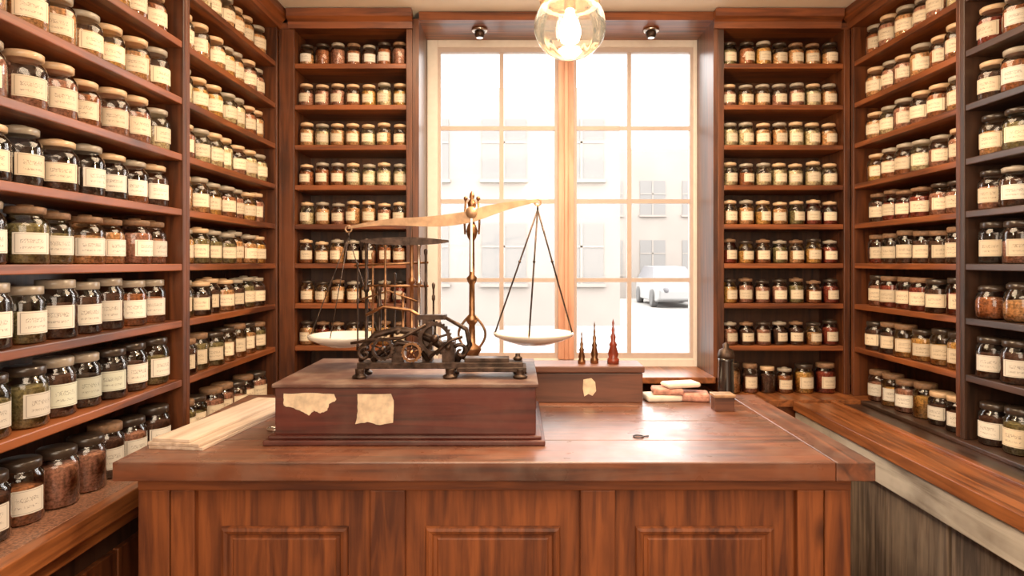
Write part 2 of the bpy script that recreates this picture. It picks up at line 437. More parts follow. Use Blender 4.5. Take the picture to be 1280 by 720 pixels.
# ------------------------------------------------------------ jars
def jar_meshes(r, h, style, cont, lid, lab):
    out = {}
    neck = r*.72
    if style == 'shoulder':
        prof = [(r*.9, 0), (r, .006), (r, h*.62), (r*.96, h*.69), (r*.8, h*.76), (neck, h*.79), (neck, h*.86)]
        cp = [(r*.9, .003), (r*.95, .009), (r*.95, h*.60), (r*.88, h*.66), (r*.5, h*.68), (1e-6, h*.685)]
        lp = [(neck*1.02, h*.83), (neck*1.16, h*.84), (neck*1.18, h*.93), (neck*1.08, h*.95), (neck*.5, h*.955), (neck*.45, h*.99), (1e-6, h)]
        z0, z1 = h*.17, h*.52
    elif style == 'screw':
        neck = r*.82
        prof = [(r*.9, 0), (r, .006), (r, h*.70), (r*.95, h*.77), (neck, h*.82), (neck, h*.88)]
        cp = [(r*.9, .003), (r*.95, .009), (r*.95, h*.64), (r*.9, h*.69), (1e-6, h*.71)]
        lp = [(neck*1.02, h*.85), (neck*1.08, h*.86), (neck*1.08, h*.985), (neck*1.02, h), (1e-6, h)]
        z0, z1 = h*.18, h*.57
    else:
        neck = r*.72
        prof = [(r*.8, 0), (r*.95, .01), (r, h*.25), (r, h*.55), (r*.9, h*.72), (neck, h*.80), (neck, h*.86)]
        cp = [(r*.8, .004), (r*.91, .013), (r*.95, h*.25), (r*.95, h*.52), (r*.82, h*.62), (1e-6, h*.66)]
        lp = [(neck*1.02, h*.82), (neck*1.12, h*.84), (neck*1.12, h*.93), (neck*.9, h*.98), (1e-6, h)]
        z0, z1 = h*.2, h*.5
    out['body'] = MB().lathe(prof, 20).mesh('jar_glass', M_GLASS)
    out['jar_contents'] = MB().lathe(cp, 20).mesh('jar_contents', CONTM[cont])
    out['jar_lid'] = MB().lathe(lp, 20).mesh('jar_lid', LIDS[lid])
    if lab:
        vs = []; fs = []; n = 10; R2 = r*1.012; sp = math.radians(46)
        for i in range(n+1):
            a = -sp+2*sp*i/n
            vs += [(R2*math.sin(a), -R2*math.cos(a), z0), (R2*math.sin(a), -R2*math.cos(a), z1)]
        for i in range(n): fs.append((2*i, 2*i+2, 2*i+3, 2*i+1))
        out['jar_label'] = MB().add(vs, fs, 0, True).mesh('jar_label', LABM[lab])
    return out
CACHE = {}
LIDN = {'cream': 'cream', 'grey': 'grey', 'dark': 'black', 'brown': 'cork'}
NJ = 0
def jar(x, y, z, rot, r, h, style, cont, lid, lab, group, where):
    global NJ
    if y < .5: return
    px = 645+x*800/y; pt = 328-(z+h-1.43)*800/y; pb = 328-(z-1.43)*800/y
    if px < -35 or px > 1330 or pb < 3 or pt > 725: return
    key = (r, h, style, cont, lid, lab)
    if key not in CACHE:
        ms = jar_meshes(*key)
        b = bpy.data.objects.new('spice_jar', ms['body']); ch = []
        for k, v in ms.items():
            if k != 'body': ch.append((k, bpy.data.objects.new(k, v)))
        CACHE[key] = (b, ch)
    pb_, pc = CACHE[key]
    o = pb_.copy(); COL.objects.link(o)
    o.location = (x, y, z); o.rotation_euler[2] = rot
    o.scale[2] = random.uniform(.92, 1.04)
    for nm, c in pc:
        k = c.copy(); COL.objects.link(k); k.parent = o
        if nm == 'jar_contents':
            k.scale[2] = random.choice((1, 1, .95, .85, .78))
    lt = {'cream': 'cream label', 'white': 'white label', 'green': 'green label', None: 'no label'}[lab]
    tag(o, f"{CONT[cont][0]} in glass jar, {LIDN[lid]} lid, {lt}, {where}", 'jar', group)
    NJ += 1

def row(kind, a, b_, z, fixed, face, r, h, styles, conts, lids, labs, group, where, gap=.008):
    n = int((b_-a+gap)/(2*r+gap)); step = (b_-a)/n
    cont = random.choice(conts)
    for i in range(n):
        t = a+step*(i+.5)+random.uniform(-.3, .3)*max(0, step-2*r-.002)
        if R() < .7: cont = random.choice(conts)
        dx = random.uniform(-.010, .010)
        rot = face+random.uniform(-.35, .35)
        x, y = (fixed+dx, t) if kind == 'y' else (t, fixed+dx)
        jar(x, y, z, rot, r, h, random.choice(styles), cont, random.choice(lids), random.choice(labs), group, where)

warm_lit = ['tan', 'cream', 'cinnamon', 'ochre', 'tan', 'rose', 'cream']  # upper-row contents, with the warm shelf light put into their colours
mid = ['cinnamon', 'tan', 'olive', 'red', 'ochre', 'rose', 'dark brown', 'tan']
dark = ['black', 'dark brown', 'rose', 'olive', 'red', 'cinnamon', 'tan']
ALL = LV+[BASE]
spec = [(['shoulder'], warm_lit, ['cream'], ['cream']), (['shoulder'], warm_lit, ['cream', 'grey'], ['cream']),
        (['shoulder'], warm_lit, ['cream', 'grey'], ['cream']), (['shoulder'], ['tan', 'cinnamon', 'cream', 'rose'], ['cream', 'cream', 'grey'], ['cream']),
        (['shoulder'], ['black', 'dark brown', 'dark brown', 'cinnamon'], ['grey', 'cream'], ['cream', 'white']),
        (['shoulder'], ['dark brown', 'black', 'rose', 'olive', 'tan'], ['grey', 'brown'], ['white']),
        (['screw'], ['dark brown', 'olive', 'cinnamon', 'tan'], ['grey'], ['white']),
        (['screw'], ['black', 'dark brown', 'olive'], ['dark', 'grey'], ['green', 'white']),
        (['screw'], ['rose', 'rose', 'cinnamon', 'dark brown'], ['dark', 'brown'], ['white', None])]
for i, z in enumerate(ALL):
    st, co, li, la = spec[i]
    row('y', 1.30, 2.205, z, -1.225, math.radians(62), .0515, .150 if i < 8 else .16, st, co, li, la, 'large spice jars on the near wall shelving', 'on wooden shelf')
    row('y', 2.265, 3.03, z, -1.215, math.radians(50), .049, .138, ['shoulder'] if i < 7 else ['screw'],
        warm_lit if i < 5 else (['ochre', 'olive', 'tan', 'dark brown'] if i < 8 else ['olive', 'rose', 'dark brown']), ['cream', 'grey'] if i < 7 else ['dark', 'brown'], ['cream'], 'spice jars in the corner bay of the shelving', 'on reddish shelf')
    row('x', -1.07, -.535, z, 3.160, 0, .0365, .118, ['shoulder'], mid if (i == 0 or i > 4) else warm_lit, ['cream', 'cream', 'grey'] if 0 < i < 6 else ['grey', 'brown', 'dark'], ['cream'] if i > 0 else ['white', None], 'small spice jars on shelving beside the window', 'on wooden shelf', .003)
    if i < 8:
        row('x', 1.012, 1.588, z, 3.160, 0, .0385, .122, ['shoulder'], mid if i in (0, 4, 5, 6, 7) else warm_lit, ['cream', 'cream', 'grey'] if 0 < i < 5 else ['brown', 'grey', 'dark'], ['cream'], 'small spice jars on shelving at the back corner', 'on reddish shelf', .003)
    else:
        for (jx, jr, jh, js, jc, jl, jb) in ((1.06, .046, .155, 'screw', 'tan', 'dark', None), (1.155, .038, .145, 'screw', 'rose', 'brown', 'cream'), (1.24, .038, .125, 'screw', 'dark brown', 'cream', None),
                                             (1.325, .040, .120, 'shoulder', 'cinnamon', 'grey', 'cream'), (1.42, .046, .145, 'screw', 'ochre', 'dark', 'cream'), (1.525, .048, .150, 'screw', 'red', 'brown', 'cream')):
            jar(jx, 3.16, z, random.uniform(-.2, .2), jr, jh, js, jc, jl, jb, 'mixed jars on the low worktop', 'on low worktop')
    row('y', 2.37, 3.03, z, 1.685, math.radians(-50), .049, .138, ['shoulder'] if i < 5 else ['screw'],
        warm_lit if i < 4 else (['red', 'cinnamon', 'dark brown', 'rose'] if i < 7 else ['rose', 'ochre', 'dark brown']), ['cream', 'grey'] if i < 4 else ['dark', 'brown'] if i < 8 else ['brown', 'cream'], ['cream'] if i < 8 else ['white', None], 'spice jars on the reddish side shelving', 'on reddish shelf')
    if i == 6:
        row('y', 1.86, 2.312, z, 1.690, math.radians(-55), .0535, .130, ['wide'], ['tan', 'cinnamon'], ['dark'], [None], 'wide seed jars on the near-black shelving', 'on black shelf', .003)
    else:
        row('y', 1.86, 2.312, z, 1.688, math.radians(-58), .052, .150, ['shoulder'] if i < 5 else ['screw'],
            dark if i > 2 else mid, ['grey', 'dark'] if i > 2 else ['cream', 'grey'], ['white', 'cream'], 'large jars on the near-black shelving', 'on black shelf')
print('JARS', NJ)

# ------------------------------------------------------------ shop counter
ctr = empty('shop_counter', (-.055, 2.0, 0))
tag(ctr, 'large rustic orange-brown wooden counter with three raised front panels', 'counter')
bx('counter_body', -.965, .855, 1.665, 2.38, 0, .88, W_CT_z, ctr)
ct = MB()
for a, b_ in ((1.60, 1.80), (1.8015, 2.02), (2.0215, 2.23), (2.2315, 2.42)):
    ct.box(-1.01, .80, a, b_, .882, .93)
ct.make('countertop', W_TOP, (-.055, 2.0, .88), ctr, .003)
bx('countertop_end', .8015, .90, 1.60, 2.42, .882, .930, W_TOP_y, ctr, .003)
for a, b_ in ((-.97, -.89), (-.887, -.825), (-.375, -.285), (.165, .255), (.722, .79), (.793, .86)):
    bx('stile', a, b_, 1.642, 1.665, .0, .845, W_CT_z, ctr, .003)
bx('rail', -.97, .86, 1.640, 1.665, .845, .88, W_CT_x, ctr, .003)
bx('rail', -.97, .86, 1.635, 1.665, .0, .12, W_CT_x, ctr, .003)
def raised(x0, x1, z0, z1, y, mat, parent):
    m = MB()
    rings = [(0, 0), (0, -.004), (.003, -.010), (.010, -.013), (.018, -.010), (.022, -.004), (.030, -.003), (.034, -.007), (.070, -.0072)]
    vs = []; fs = []
    for ins, d in rings:
        vs += [(x0+ins, y+d, z0+ins), (x1-ins, y+d, z0+ins), (x1-ins, y+d, z1-ins), (x0+ins, y+d, z1-ins)]
    for j in range(len(rings)-1):
        for i in range(4):
            k = (i+1) % 4; fs.append((j*4+i, j*4+k, j*4+4+k, j*4+4+i))
    j = len(rings)-1; fs.append((j*4, j*4+1, j*4+2, j*4+3)); fs.append((3, 2, 1, 0))
    m.add(vs, fs)
    return m.make('raised_panel', mat, ((x0+x1)/2, y, z0), parent)
for a, b_ in ((-.765, -.435), (-.235, .115), (.310, .668)):
    raised(a, b_, .17, .745, 1.6645, W_CT_z, ctr)

# ------------------------------------------------------------ scale case
case = empty('scale_case', (-.305, 1.98, .93))
tag(case, 'long dark mahogany display box with torn paper labels, supporting scales', 'wooden box')
bx('case_body', -.665, .055, 1.765, 2.22, .955, 1.085, W_MAHOG, case, .003)
b = MB(); b.box(-.69, .08, 1.74, 2.245, .93, .945); b.box(-.68, .07, 1.75, 2.235, .945, .955); b.make('base_moulding', W_MAHOG, (-.3, 2, .93), case, .004)
bx('case_lid', -.672, .062, 1.758, 2.227, 1.085, 1.096, W_DUST, case, .003)
def paperpiece(pts, y, mat, parent, lab):
    rd = random.Random(len(pts)); out = []
    for i, (x, z) in enumerate(pts):
        x2, z2 = pts[(i+1) % len(pts)]
        for k in range(4):
            t = k/4; out.append((x+(x2-x)*t+rd.uniform(-.0012, .0012), z+(z2-z)*t+rd.uniform(-.0012, .0012)))
    cx = sum(p[0] for p in out)/len(out); cz_ = sum(p[1] for p in out)/len(out)
    o = MB().prism(out, y-.0015, y).make('paper_label', mat, (cx, y, cz_), parent); o['label'] = lab
paperpiece([(-.640, 1.068), (-.560, 1.070), (-.500, 1.066), (-.495, 1.050), (-.515, 1.040), (-.520, 1.022), (-.540, 1.014), (-.556, 1.022), (-.570, 1.008), (-.590, 1.020), (-.612, 1.028), (-.640, 1.035)], 1.7645, M_PAPER, case, 'torn aged cream paper label')
paperpiece([(-.436, 1.066), (-.345, 1.068), (-.336, 1.05), (-.338, .988), (-.375, .982), (-.41, .990), (-.442, .984), (-.436, 1.02)], 1.7645, M_PAPER, case, 'square aged cream paper label')

# ------------------------------------------------------------ tall column balance
Ya = 2.05
bal = empty('balance_scale', (-.141, Ya, 1.096))
tag(bal, 'antique brass column balance with long beam and hanging porcelain pans', 'scale')
col = MB()
prof = [(.055, 1.096), (.055, 1.106), (.045, 1.112), (.03, 1.118), (.022, 1.135), (.03, 1.15), (.03, 1.158), (.012, 1.17), (.010, 1.23), (.018, 1.24), (.020, 1.25), (.010, 1.262),
        (.009, 1.36), (.015, 1.37), (.017, 1.38), (.009, 1.39), (.008, 1.50), (.014, 1.51), (.019, 1.53), (.014, 1.548), (.008, 1.56), (.008, 1.60), (.013, 1.61), (.014, 1.622), (.006, 1.632), (.009, 1.64), (.006, 1.652), (1e-6, 1.66)]
col.lathe(prof, 20, (-.141, Ya, 0))
for sx in (-1, 1):
    pts = [(-.141+sx*(.008+.035*math.sin(t*math.pi)), Ya, 1.14+.12*t) for t in [i/12 for i in range(13)]]
    col.tube(pts, .004)
    col.tube([(-.141+sx*.022, Ya, 1.52), (-.141+sx*.024, Ya, 1.56), (-.141+sx*.020, Ya, 1.63)], .0035)
    col.sphere((-.141+sx*.020, Ya, 1.635), .007, 10)
col.make('column', M_BRASS, (-.141, Ya, 1.096), bal)
bm_ = MB()
def beampt(t):
    x = -.533+(.069+.533)*t
    z = 1.540+.035*min(t/.651, 1)+(max(0, t-.651)/.349)*.050
    return x, z
top = []; bot = []
for i in range(33):
    t = i/32; x, z = beampt(t)
    u = t/.651 if t < .651 else (1-t)/.349
    hw = .004+.017*min(1, u*1.25)
    wob = .006*math.sin(t*math.pi*3)
    top.append((x, z+hw+wob)); bot.append((x, z-hw*.8+wob))
bm_.prism(top+bot[::-1], Ya-.017, Ya-.010)
bm_.lathe([(.018, 0), (.018, .03), (1e-6, .03)], 16, (-.141, Ya-.005, 1.588), axis='y')
for t in (0, 1):
    x, z = beampt(t)
    bm_.tube([(x+.010*math.cos(a), Ya-.0135, z-.004+.010*math.sin(a)) for a in [i*math.pi*2/14 for i in range(14)]], .0028, closed=True)
bm_.make('beam', M_BRASSL, (-.141, Ya, 1.57), bal)
bx('pointer', -.144, -.138, Ya-.0215, Ya-.0185, 1.40, 1.57, M_STEEL, bal)
def pan(cx, cz, r, ax, az, rodr):
    p = MB(); prof = [(1e-6, cz-.030), (r*.45, cz-.028), (r*.8, cz-.014), (r*1.01, cz-.002), (r*1.04, cz+.004), (r*1.03, cz+.009), (r*.97, cz+.008), (r*.78, cz-.007), (r*.4, cz-.022), (1e-6, cz-.024)]
    p.lathe(prof, 40, (cx, Ya-.0135, 0))
    o = p.make('scale_pan', M_PORC, (cx, Ya, cz), bal); o['label'] = 'shallow cream porcelain scale pan'
    c = MB()
    for a in (math.radians(0), math.radians(178), math.radians(262)):
        e = Vector((cx+r*math.cos(a), Ya-.0135+r*math.sin(a), cz+.006)); s = Vector((ax, Ya-.0135, az-.016))
        c.tube([s, s.lerp(e, .5), e], rodr, 6)
        c.sphere(e, rodr*1.8, 8); m_ = s.lerp(e, .42); c.sphere(m_, rodr*1.8, 8)
    c.tube([(ax, Ya-.0135, az-.002), (ax, Ya-.0135, az-.018)], .003, 6)
    c.make('suspension_rod', M_IRON, (ax, Ya, az), bal)
x, z = beampt(1); pan(.056, 1.199, .123, x, z-.012, .0027)
x, z = beampt(0); pan(-.545, 1.192, .110, x, z-.012, .0016)

# ------------------------------------------------------------ cast iron mechanism scale
Yb = 1.88
sc = empty('counter_scale', (-.28, Yb, 1.096))
tag(sc, 'blackened cast-iron counter scale mechanism with wheels and steel posts', 'scale')
b = MB()
b.box(-.46, .02, Yb-.03, Yb+.03, 1.122, 1.140)
b.box(-.17, .03, Yb-.045, Yb+.045, 1.115, 1.128)
b.box(-.15, -.02, Yb-.025, Yb+.025, 1.140, 1.152)
for fx in (-.45, -.19, .012):
    for fy in (-.035, .035):
        b.lathe([(.020, 1.096), (.022, 1.103), (.012, 1.109), (.014, 1.118), (.014, 1.124)], 14, (fx, Yb+fy, 0))
b.lathe([(.012, 1.142), (.014, 1.15), (.007, 1.155), (.007, 1.163)], 14, (.005, Yb, 0))
b.make('base', M_IRON, (-.22, Yb, 1.096), sc, .002)
def gear(cx, cz, r, y, th, teeth, name, mat):
    g = MB(); n = teeth*4
    # toothed rim with open centre, hub and spokes
    vs = []; fs = []
    for yy in (y-th/2, y+th/2):
        for i in range(n):
            a = 2*math.pi*i/n; ro = r if i % 4 < 2 else r*.92
            vs.append((cx+ro*math.cos(a), yy, cz+ro*math.sin(a)))
        for i in range(n):
            a = 2*math.pi*i/n; vs.append((cx+r*.72*math.cos(a), yy, cz+r*.72*math.sin(a)))
    for i in range(n):
        k = (i+1) % n
        fs += [(i, k, n+k, n+i), (2*n+i, 3*n+i, 3*n+k, 2*n+k), (i, 2*n+i, 2*n+k, k), (n+i, n+k, 3*n+k, 3*n+i)]
    g.add(vs, fs)
    for i in range(5):
        a = i*2*math.pi/5+.3
        g.tube([(cx, y, cz), (cx+r*.75*math.cos(a), y, cz+r*.75*math.sin(a))], r*.07, 8)
    g.lathe([(r*.24, -th*.7), (r*.24, th*.9), (r*.12, th*1.3), (1e-6, th*1.4)], 20, (cx, y, cz), axis='y')
    g.make(name, mat, (cx, y, cz), sc)
gear(-.235, 1.210, .050, Yb-.025, .014, 26, 'wheel', M_IRON)
gear(-.300, 1.172, .030, Yb-.040, .012, 18, 'wheel', M_BRASS)
gear(-.385, 1.180, .034, Yb-.030, .012, 18, 'wheel', M_IRON)
h = MB()
h.tube([(-.455, Yb, 1.14), (-.452, Yb, 1.18), (-.41, Yb, 1.218), (-.35, Yb, 1.232), (-.29, Yb, 1.225), (-.24, Yb, 1.20), (-.19, Yb, 1.165), (-.165, Yb, 1.14)], [.008, .009, .010, .010, .012, .014, .011, .009], 10)
h.tube([(-.42, Yb, 1.14), (-.40, Yb, 1.165), (-.345, Yb, 1.195), (-.29, Yb, 1.185), (-.255, Yb, 1.14)], [.010, .010, .009, .009, .010], 8)
h.box(-.362, -.325, Yb-.02, Yb+.02, 1.14, 1.185)
h.box(-.215, -.178, Yb-.025, Yb+.025, 1.14, 1.200)
h.box(-.275, -.245, Yb-.005, Yb+.025, 1.14, 1.265)
h.box(-.290, -.205, Yb-.008, Yb+.028, 1.262, 1.276)
h.tube([(-.16, Yb-.01, 1.15), (-.135, Yb-.01, 1.19), (-.145, Yb-.01, 1.235), (-.205, Yb-.01, 1.268)], [.009, .008, .007, .005], 8)
h.spiral(-.160, Yb-.03, 1.172, .022, 1.2, 2.5, .006, -1)
h.spiral(-.438, Yb-.03, 1.165, .020, 1.2, 1.2, .006)
h.tube([(-.48, Yb-.02, 1.195), (-.42, Yb-.03, 1.205), (-.33, Yb-.035, 1.212), (-.26, Yb-.035, 1.250)], [.004, .005, .005, .005], 8)
h.tube([(-.25, Yb-.04, 1.155), (-.19, Yb-.04, 1.205), (-.155, Yb-.03, 1.215)], .0045, 8)
h.lathe([(.006, -.05), (.006, .05)], 12, (-.34, Yb, 1.228), axis='y')
h.lathe([(.008, -.05), (.008, .045)], 12, (-.196, Yb, 1.185), axis='y')
h.make('cast_bracket', M_IRON, (-.3, Yb, 1.13), sc)
for px_, z0, z1, rr, mt in ((-.470, 1.20, 1.43, .0025, M_IRON), (-.444, 1.20, 1.50, .005, M_IRON), (-.425, 1.24, 1.46, .003, M_BRASS), (-.405, 1.24, 1.36, .005, M_IRON), (-.388, 1.24, 1.49, .0035, M_BRASS), (-.36, 1.25, 1.40, .003, M_IRON), (-.335, 1.25, 1.34, .0045, M_BRASS), (-.309, 1.25, 1.50, .006, M_BRASS), (-.288, 1.25, 1.49, .005, M_STEEL), (-.268, 1.26, 1.47, .0035, M_IRON), (-.245, 1.28, 1.37, .003, M_IRON)):
    p = MB(); p.lathe([(rr*1.8, z0-.03), (rr*1.8, z0-.015), (rr, z0-.01), (rr, (z0+z1)/2-.01), (rr*1.7, (z0+z1)/2-.005), (rr*1.7, (z0+z1)/2+.005), (rr, (z0+z1)/2+.01), (rr, z1-.02), (rr*1.6, z1-.012), (rr*1.6, z1-.004), (rr*.7, z1)], 14, (px_, Yb+.02, 0))
    p.make('post', mt, (px_, Yb+.02, z0), sc)
a = MB(); poly = []
for i in range(17):
    t = i/16; poly.append((-.46+.26*t, 1.496+.009*math.sin(math.pi*t)))
for i in range(17):
    t = 1-i/16; poly.append((-.46+.26*t, 1.490-.009*abs(math.sin(math.pi*t))**.6))
a.prism(poly, Yb+.010, Yb+.030)
a.make('crossbar', M_IRON, (-.33, Yb, 1.49), sc)
a = MB(); a.tube([(-.44, Yb+.0, 1.275), (-.39, Yb, 1.30), (-.31, Yb, 1.29), (-.25, Yb, 1.25)], .005)
a.tube([(-.45, Yb+.02, 1.36), (-.26, Yb+.02, 1.36)], .004)
a.tube([(-.48, Yb+.02, 1.42), (-.26, Yb+.02, 1.43)], .0035)
a.tube([(-.46, Yb+.0, 1.32), (-.38, Yb+.03, 1.345), (-.29, Yb+.0, 1.315)], .003)
a.make('linkage', M_BRASS, (-.34, Yb, 1.28), sc)

# ------------------------------------------------------------ chest with tag + spires
bc = empty('wooden_box', (.26, 2.36, .93)); tag(bc, 'small dark wooden chest with lid and cream paper tag', 'wooden box')
bx('box_body', .066, .452, 2.28, 2.415, .93, 1.035, W_BOX, bc, .003)
bx('box_lid', .060, .458, 2.275, 2.42, 1.037, 1.060, W_BOX, bc, .004)
o = MB().prism([(.24, 1.013), (.268, 1.018), (.282, 1.004), (.285, .972), (.272, .955), (.258, .962), (.243, .953), (.238, .98)], 2.2775, 2.2795).make('paper_tag', M_PAPER, (.262, 2.278, .985), bc)
def spire(x, y, z, h, r, mat, label):
    p = [(r, 0), (r, .1), (r*.75, .14), (r*.9, .22), (r*.55, .38), (r*.7, .42), (r*.35, .5), (r*.45, .6), (r*.2, .68), (r*.28, .75), (r*.12, .82), (r*.2, .9), (1e-6, 1)]
    o = MB().lathe([(a, b_*h) for a, b_ in p], 18).make('spire_ornament', mat, (0, 0, 0))
    o.location = (x, y, z); tag(o, label, 'ornament')
spire(.240, 2.34, 1.06, .120, .014, M_BRASS, 'slender bronze spire-shaped weight on the wooden chest')
spire(.288, 2.35, 1.06, .155, .015, M_BRASS, 'tall turned bronze weight on the wooden chest')
spire(.355, 2.34, 1.06, .165, .022, M_RED, 'dark red pagoda-shaped bottle on the wooden chest')

pk = empty('packet_bundle', (.58, 2.33, .93)); tag(pk, 'loose bundle of pink and white cloth packets on the counter', 'packets')
for (x, y, z, wx, wy, h_, mt, rz) in ((.53, 2.33, .931, .13, .09, .022, M_PAPERW, .1), (.65, 2.33, .931, .10, .09, .028, M_PINK, -.2), (.55, 2.33, .954, .11, .08, .022, M_PINK, -.1), (.60, 2.335, .977, .13, .07, .018, M_PAPERW, .25)):
    o = MB().box(-wx/2, wx/2, -wy/2, wy/2, 0, h_).make('packet', mt, (0, 0, 0), None, .008)
    o.parent = pk; o.location = Vector((x, y, z))-pk.location; o.rotation_euler[2] = rz
bm2 = empty('pepper_mill', (.768, 2.34, .93)); tag(bm2, 'tall black cylindrical mill with steel cap on the counter', 'pepper mill')
MB().lathe([(.030, .93), (.031, .935), (.029, .95), (.027, 1.07), (.029, 1.08)], 24, (.768, 2.34, 0)).make('mill_body', M_BLACK, (.768, 2.34, .93), bm2)
MB().lathe([(.029, 1.0805), (.030, 1.09), (.024, 1.11), (.010, 1.118), (.012, 1.13), (1e-6, 1.138)], 24, (.768, 2.34, 0)).make('mill_cap', M_IRON, (.768, 2.34, 1.08), bm2)
sb = empty('small_box', (.70, 2.17, .93)); tag(sb, 'tiny dark box with brass lid on the counter', 'box')
bx('box_body', .668, .732, 2.145, 2.195, .93, .975, W_BOX, sb, .002)
bx('box_lid', .664, .736, 2.141, 2.199, .976, .986, M_BRASSL, sb, .002)
o = MB(); o.tube([(.35+.014*math.cos(i*math.pi/10), 1.83+.014*math.sin(i*math.pi/10), .9325) for i in range(20)], .002, 6, closed=True)
o.tube([(.364, 1.83, .9325), (.380, 1.835, .9325)], .002, 6)
tag(o.make('ring_pull', M_IRON, (.35, 1.83, .93)), 'small dark metal ring lying on the countertop', 'ring')
o = MB(); o.tube([(-.715+.02*math.cos(i*math.pi/8), 1.90+.014*math.sin(i*math.pi/8), .936) for i in range(16)], .005, 8, closed=True)
tag(o.make('metal_clasp', M_STEEL, (-.72, 1.9, .93)), 'small steel clasp lying beside the mahogany box', 'clasp')

pp = empty('board_stack', (-.875, 1.98, .93)); tag(pp, 'stack of long thin pale wooden boards on the counter', 'boards')
pp.rotation_euler[2] = math.radians(-8)
zz = 0
for i, (wx, ln, dx) in enumerate(((.078, .27, 0), (.076, .275, .002), (.055, .265, -.014))):
    th = .009
    o = MB().box(-wx, wx, -ln, ln, 0, th-.0005).make('thin_board', W_PALE, (0, 0, 0), None, .0015)
    o.parent = pp; o.location = (dx, random.uniform(-.008, .008), zz); o.rotation_euler[2] = random.uniform(-.02, .02); zz += th

# ------------------------------------------------------------ pendant lamp
LX, LY, LZ = .160, 1.90, 2.130
lamp = empty('pendant_lamp', (LX, LY, LZ)); tag(lamp, 'clear ribbed glass globe pendant lamp with glowing bulb', 'lamp')
g = MB(); seg = 96; rings = 18; vs = []; fs = []
for j in range(rings+1):
    th = math.pi*(.22+.78*j/rings)
    for i in range(seg):
        a = 2*math.pi*i/seg; r = .106*math.sin(th)*(1+.010*math.cos(a*16))
        if j == rings: r = .002
        vs.append((LX+r*math.cos(a), LY+r*math.sin(a), LZ+.098*math.cos(th)))
for j in range(rings):
    for i in range(seg):
        k = (i+1) % seg; fs.append((j*seg+i, j*seg+k, (j+1)*seg+k, (j+1)*seg+i))
g.add(vs, fs, 0, True); g.make('glass_globe', M_GLOBE, (LX, LY, LZ), lamp)
g = MB(); vs = []; fs = []
hp = [(.066, LZ+.063), (.084, LZ+.060), (.088, LZ+.075), (.082, LZ+.12), (.060, LZ+.15)]
for r0, z_ in hp:
    for i in range(seg):
        a = 2*math.pi*i/seg; r = r0*(1+.03*math.cos(a*16)); vs.append((LX+r*math.cos(a), LY+r*math.sin(a), z_))
for j in range(len(hp)-1):
    for i in range(seg):
        k = (i+1) % seg; fs.append((j*seg+i, j*seg+k, (j+1)*seg+k, (j+1)*seg+i))
g.add(vs, fs, 0, True); g.make('lamp_collar', M_BRASSL, (LX, LY, LZ+.07), lamp)
MB().lathe([(.050, LZ+.145), (.060, LZ+.15), (.062, LZ+.165), (.040, LZ+.18), (.022, LZ+.19), (.006, LZ+.20)], 28, (LX, LY, 0)).make('lamp_cap', M_BRASS, (LX, LY, LZ+.12), lamp)
MB().tube([(LX, LY, LZ+.19), (LX, LY, 2.63)], .006).make('lamp_rod', M_IRON, (LX, LY, LZ+.2), lamp)
MB().lathe([(.05, 2.63), (.05, 2.649)], 24, (LX, LY, 0)).make('ceiling_rose', M_BRASS, (LX, LY, 2.63), lamp)
me_, nt, bb = new_mat('glowing_bulb'); bb.inputs['Emission Color'].default_value = (1, .82, .58, 1); bb.inputs['Emission Strength'].default_value = 50
MB().lathe([(.012, LZ+.05), (.014, LZ+.035), (.028, LZ+.005), (.033, LZ-.018), (.026, LZ-.044), (1e-6, LZ-.056)], 24, (LX, LY, 0)).make('bulb', me_, (LX, LY, LZ), lamp)
MB().lathe([(.017, LZ+.05), (.017, LZ+.145)], 20, (LX, LY, 0)).make('bulb_socket', M_BRASS, (LX, LY, LZ+.06), lamp)

me2, nt, bb = new_mat('spot_lens'); bb.inputs['Emission Color'].default_value = (1, .9, .75, 1); bb.inputs['Emission Strength'].default_value = 2
for sx in (-.183, .68):
    r_ = empty('spotlight', (sx, 3.22, 2.604)); tag(r_, 'small chrome ceiling spotlight under the window header', 'spotlight')
    MB().lathe([(.040, 2.603), (.042, 2.596), (.034, 2.588), (.030, 2.597)], 24, (sx, 3.22, 0)).make('spotlight_ring', M_STEEL, (sx, 3.22, 2.59), r_)
    MB().lathe([(.022, 2.60), (.026, 2.58), (.022, 2.562), (.018, 2.560)], 20, (sx, 3.22, 0)).make('spotlight_head', M_IRON, (sx, 3.22, 2.57), r_)
    MB().lathe([(.016, 2.559), (1e-6, 2.556)], 20, (sx, 3.22, 0)).make('spotlight_lens', me2, (sx, 3.22, 2.556), r_)

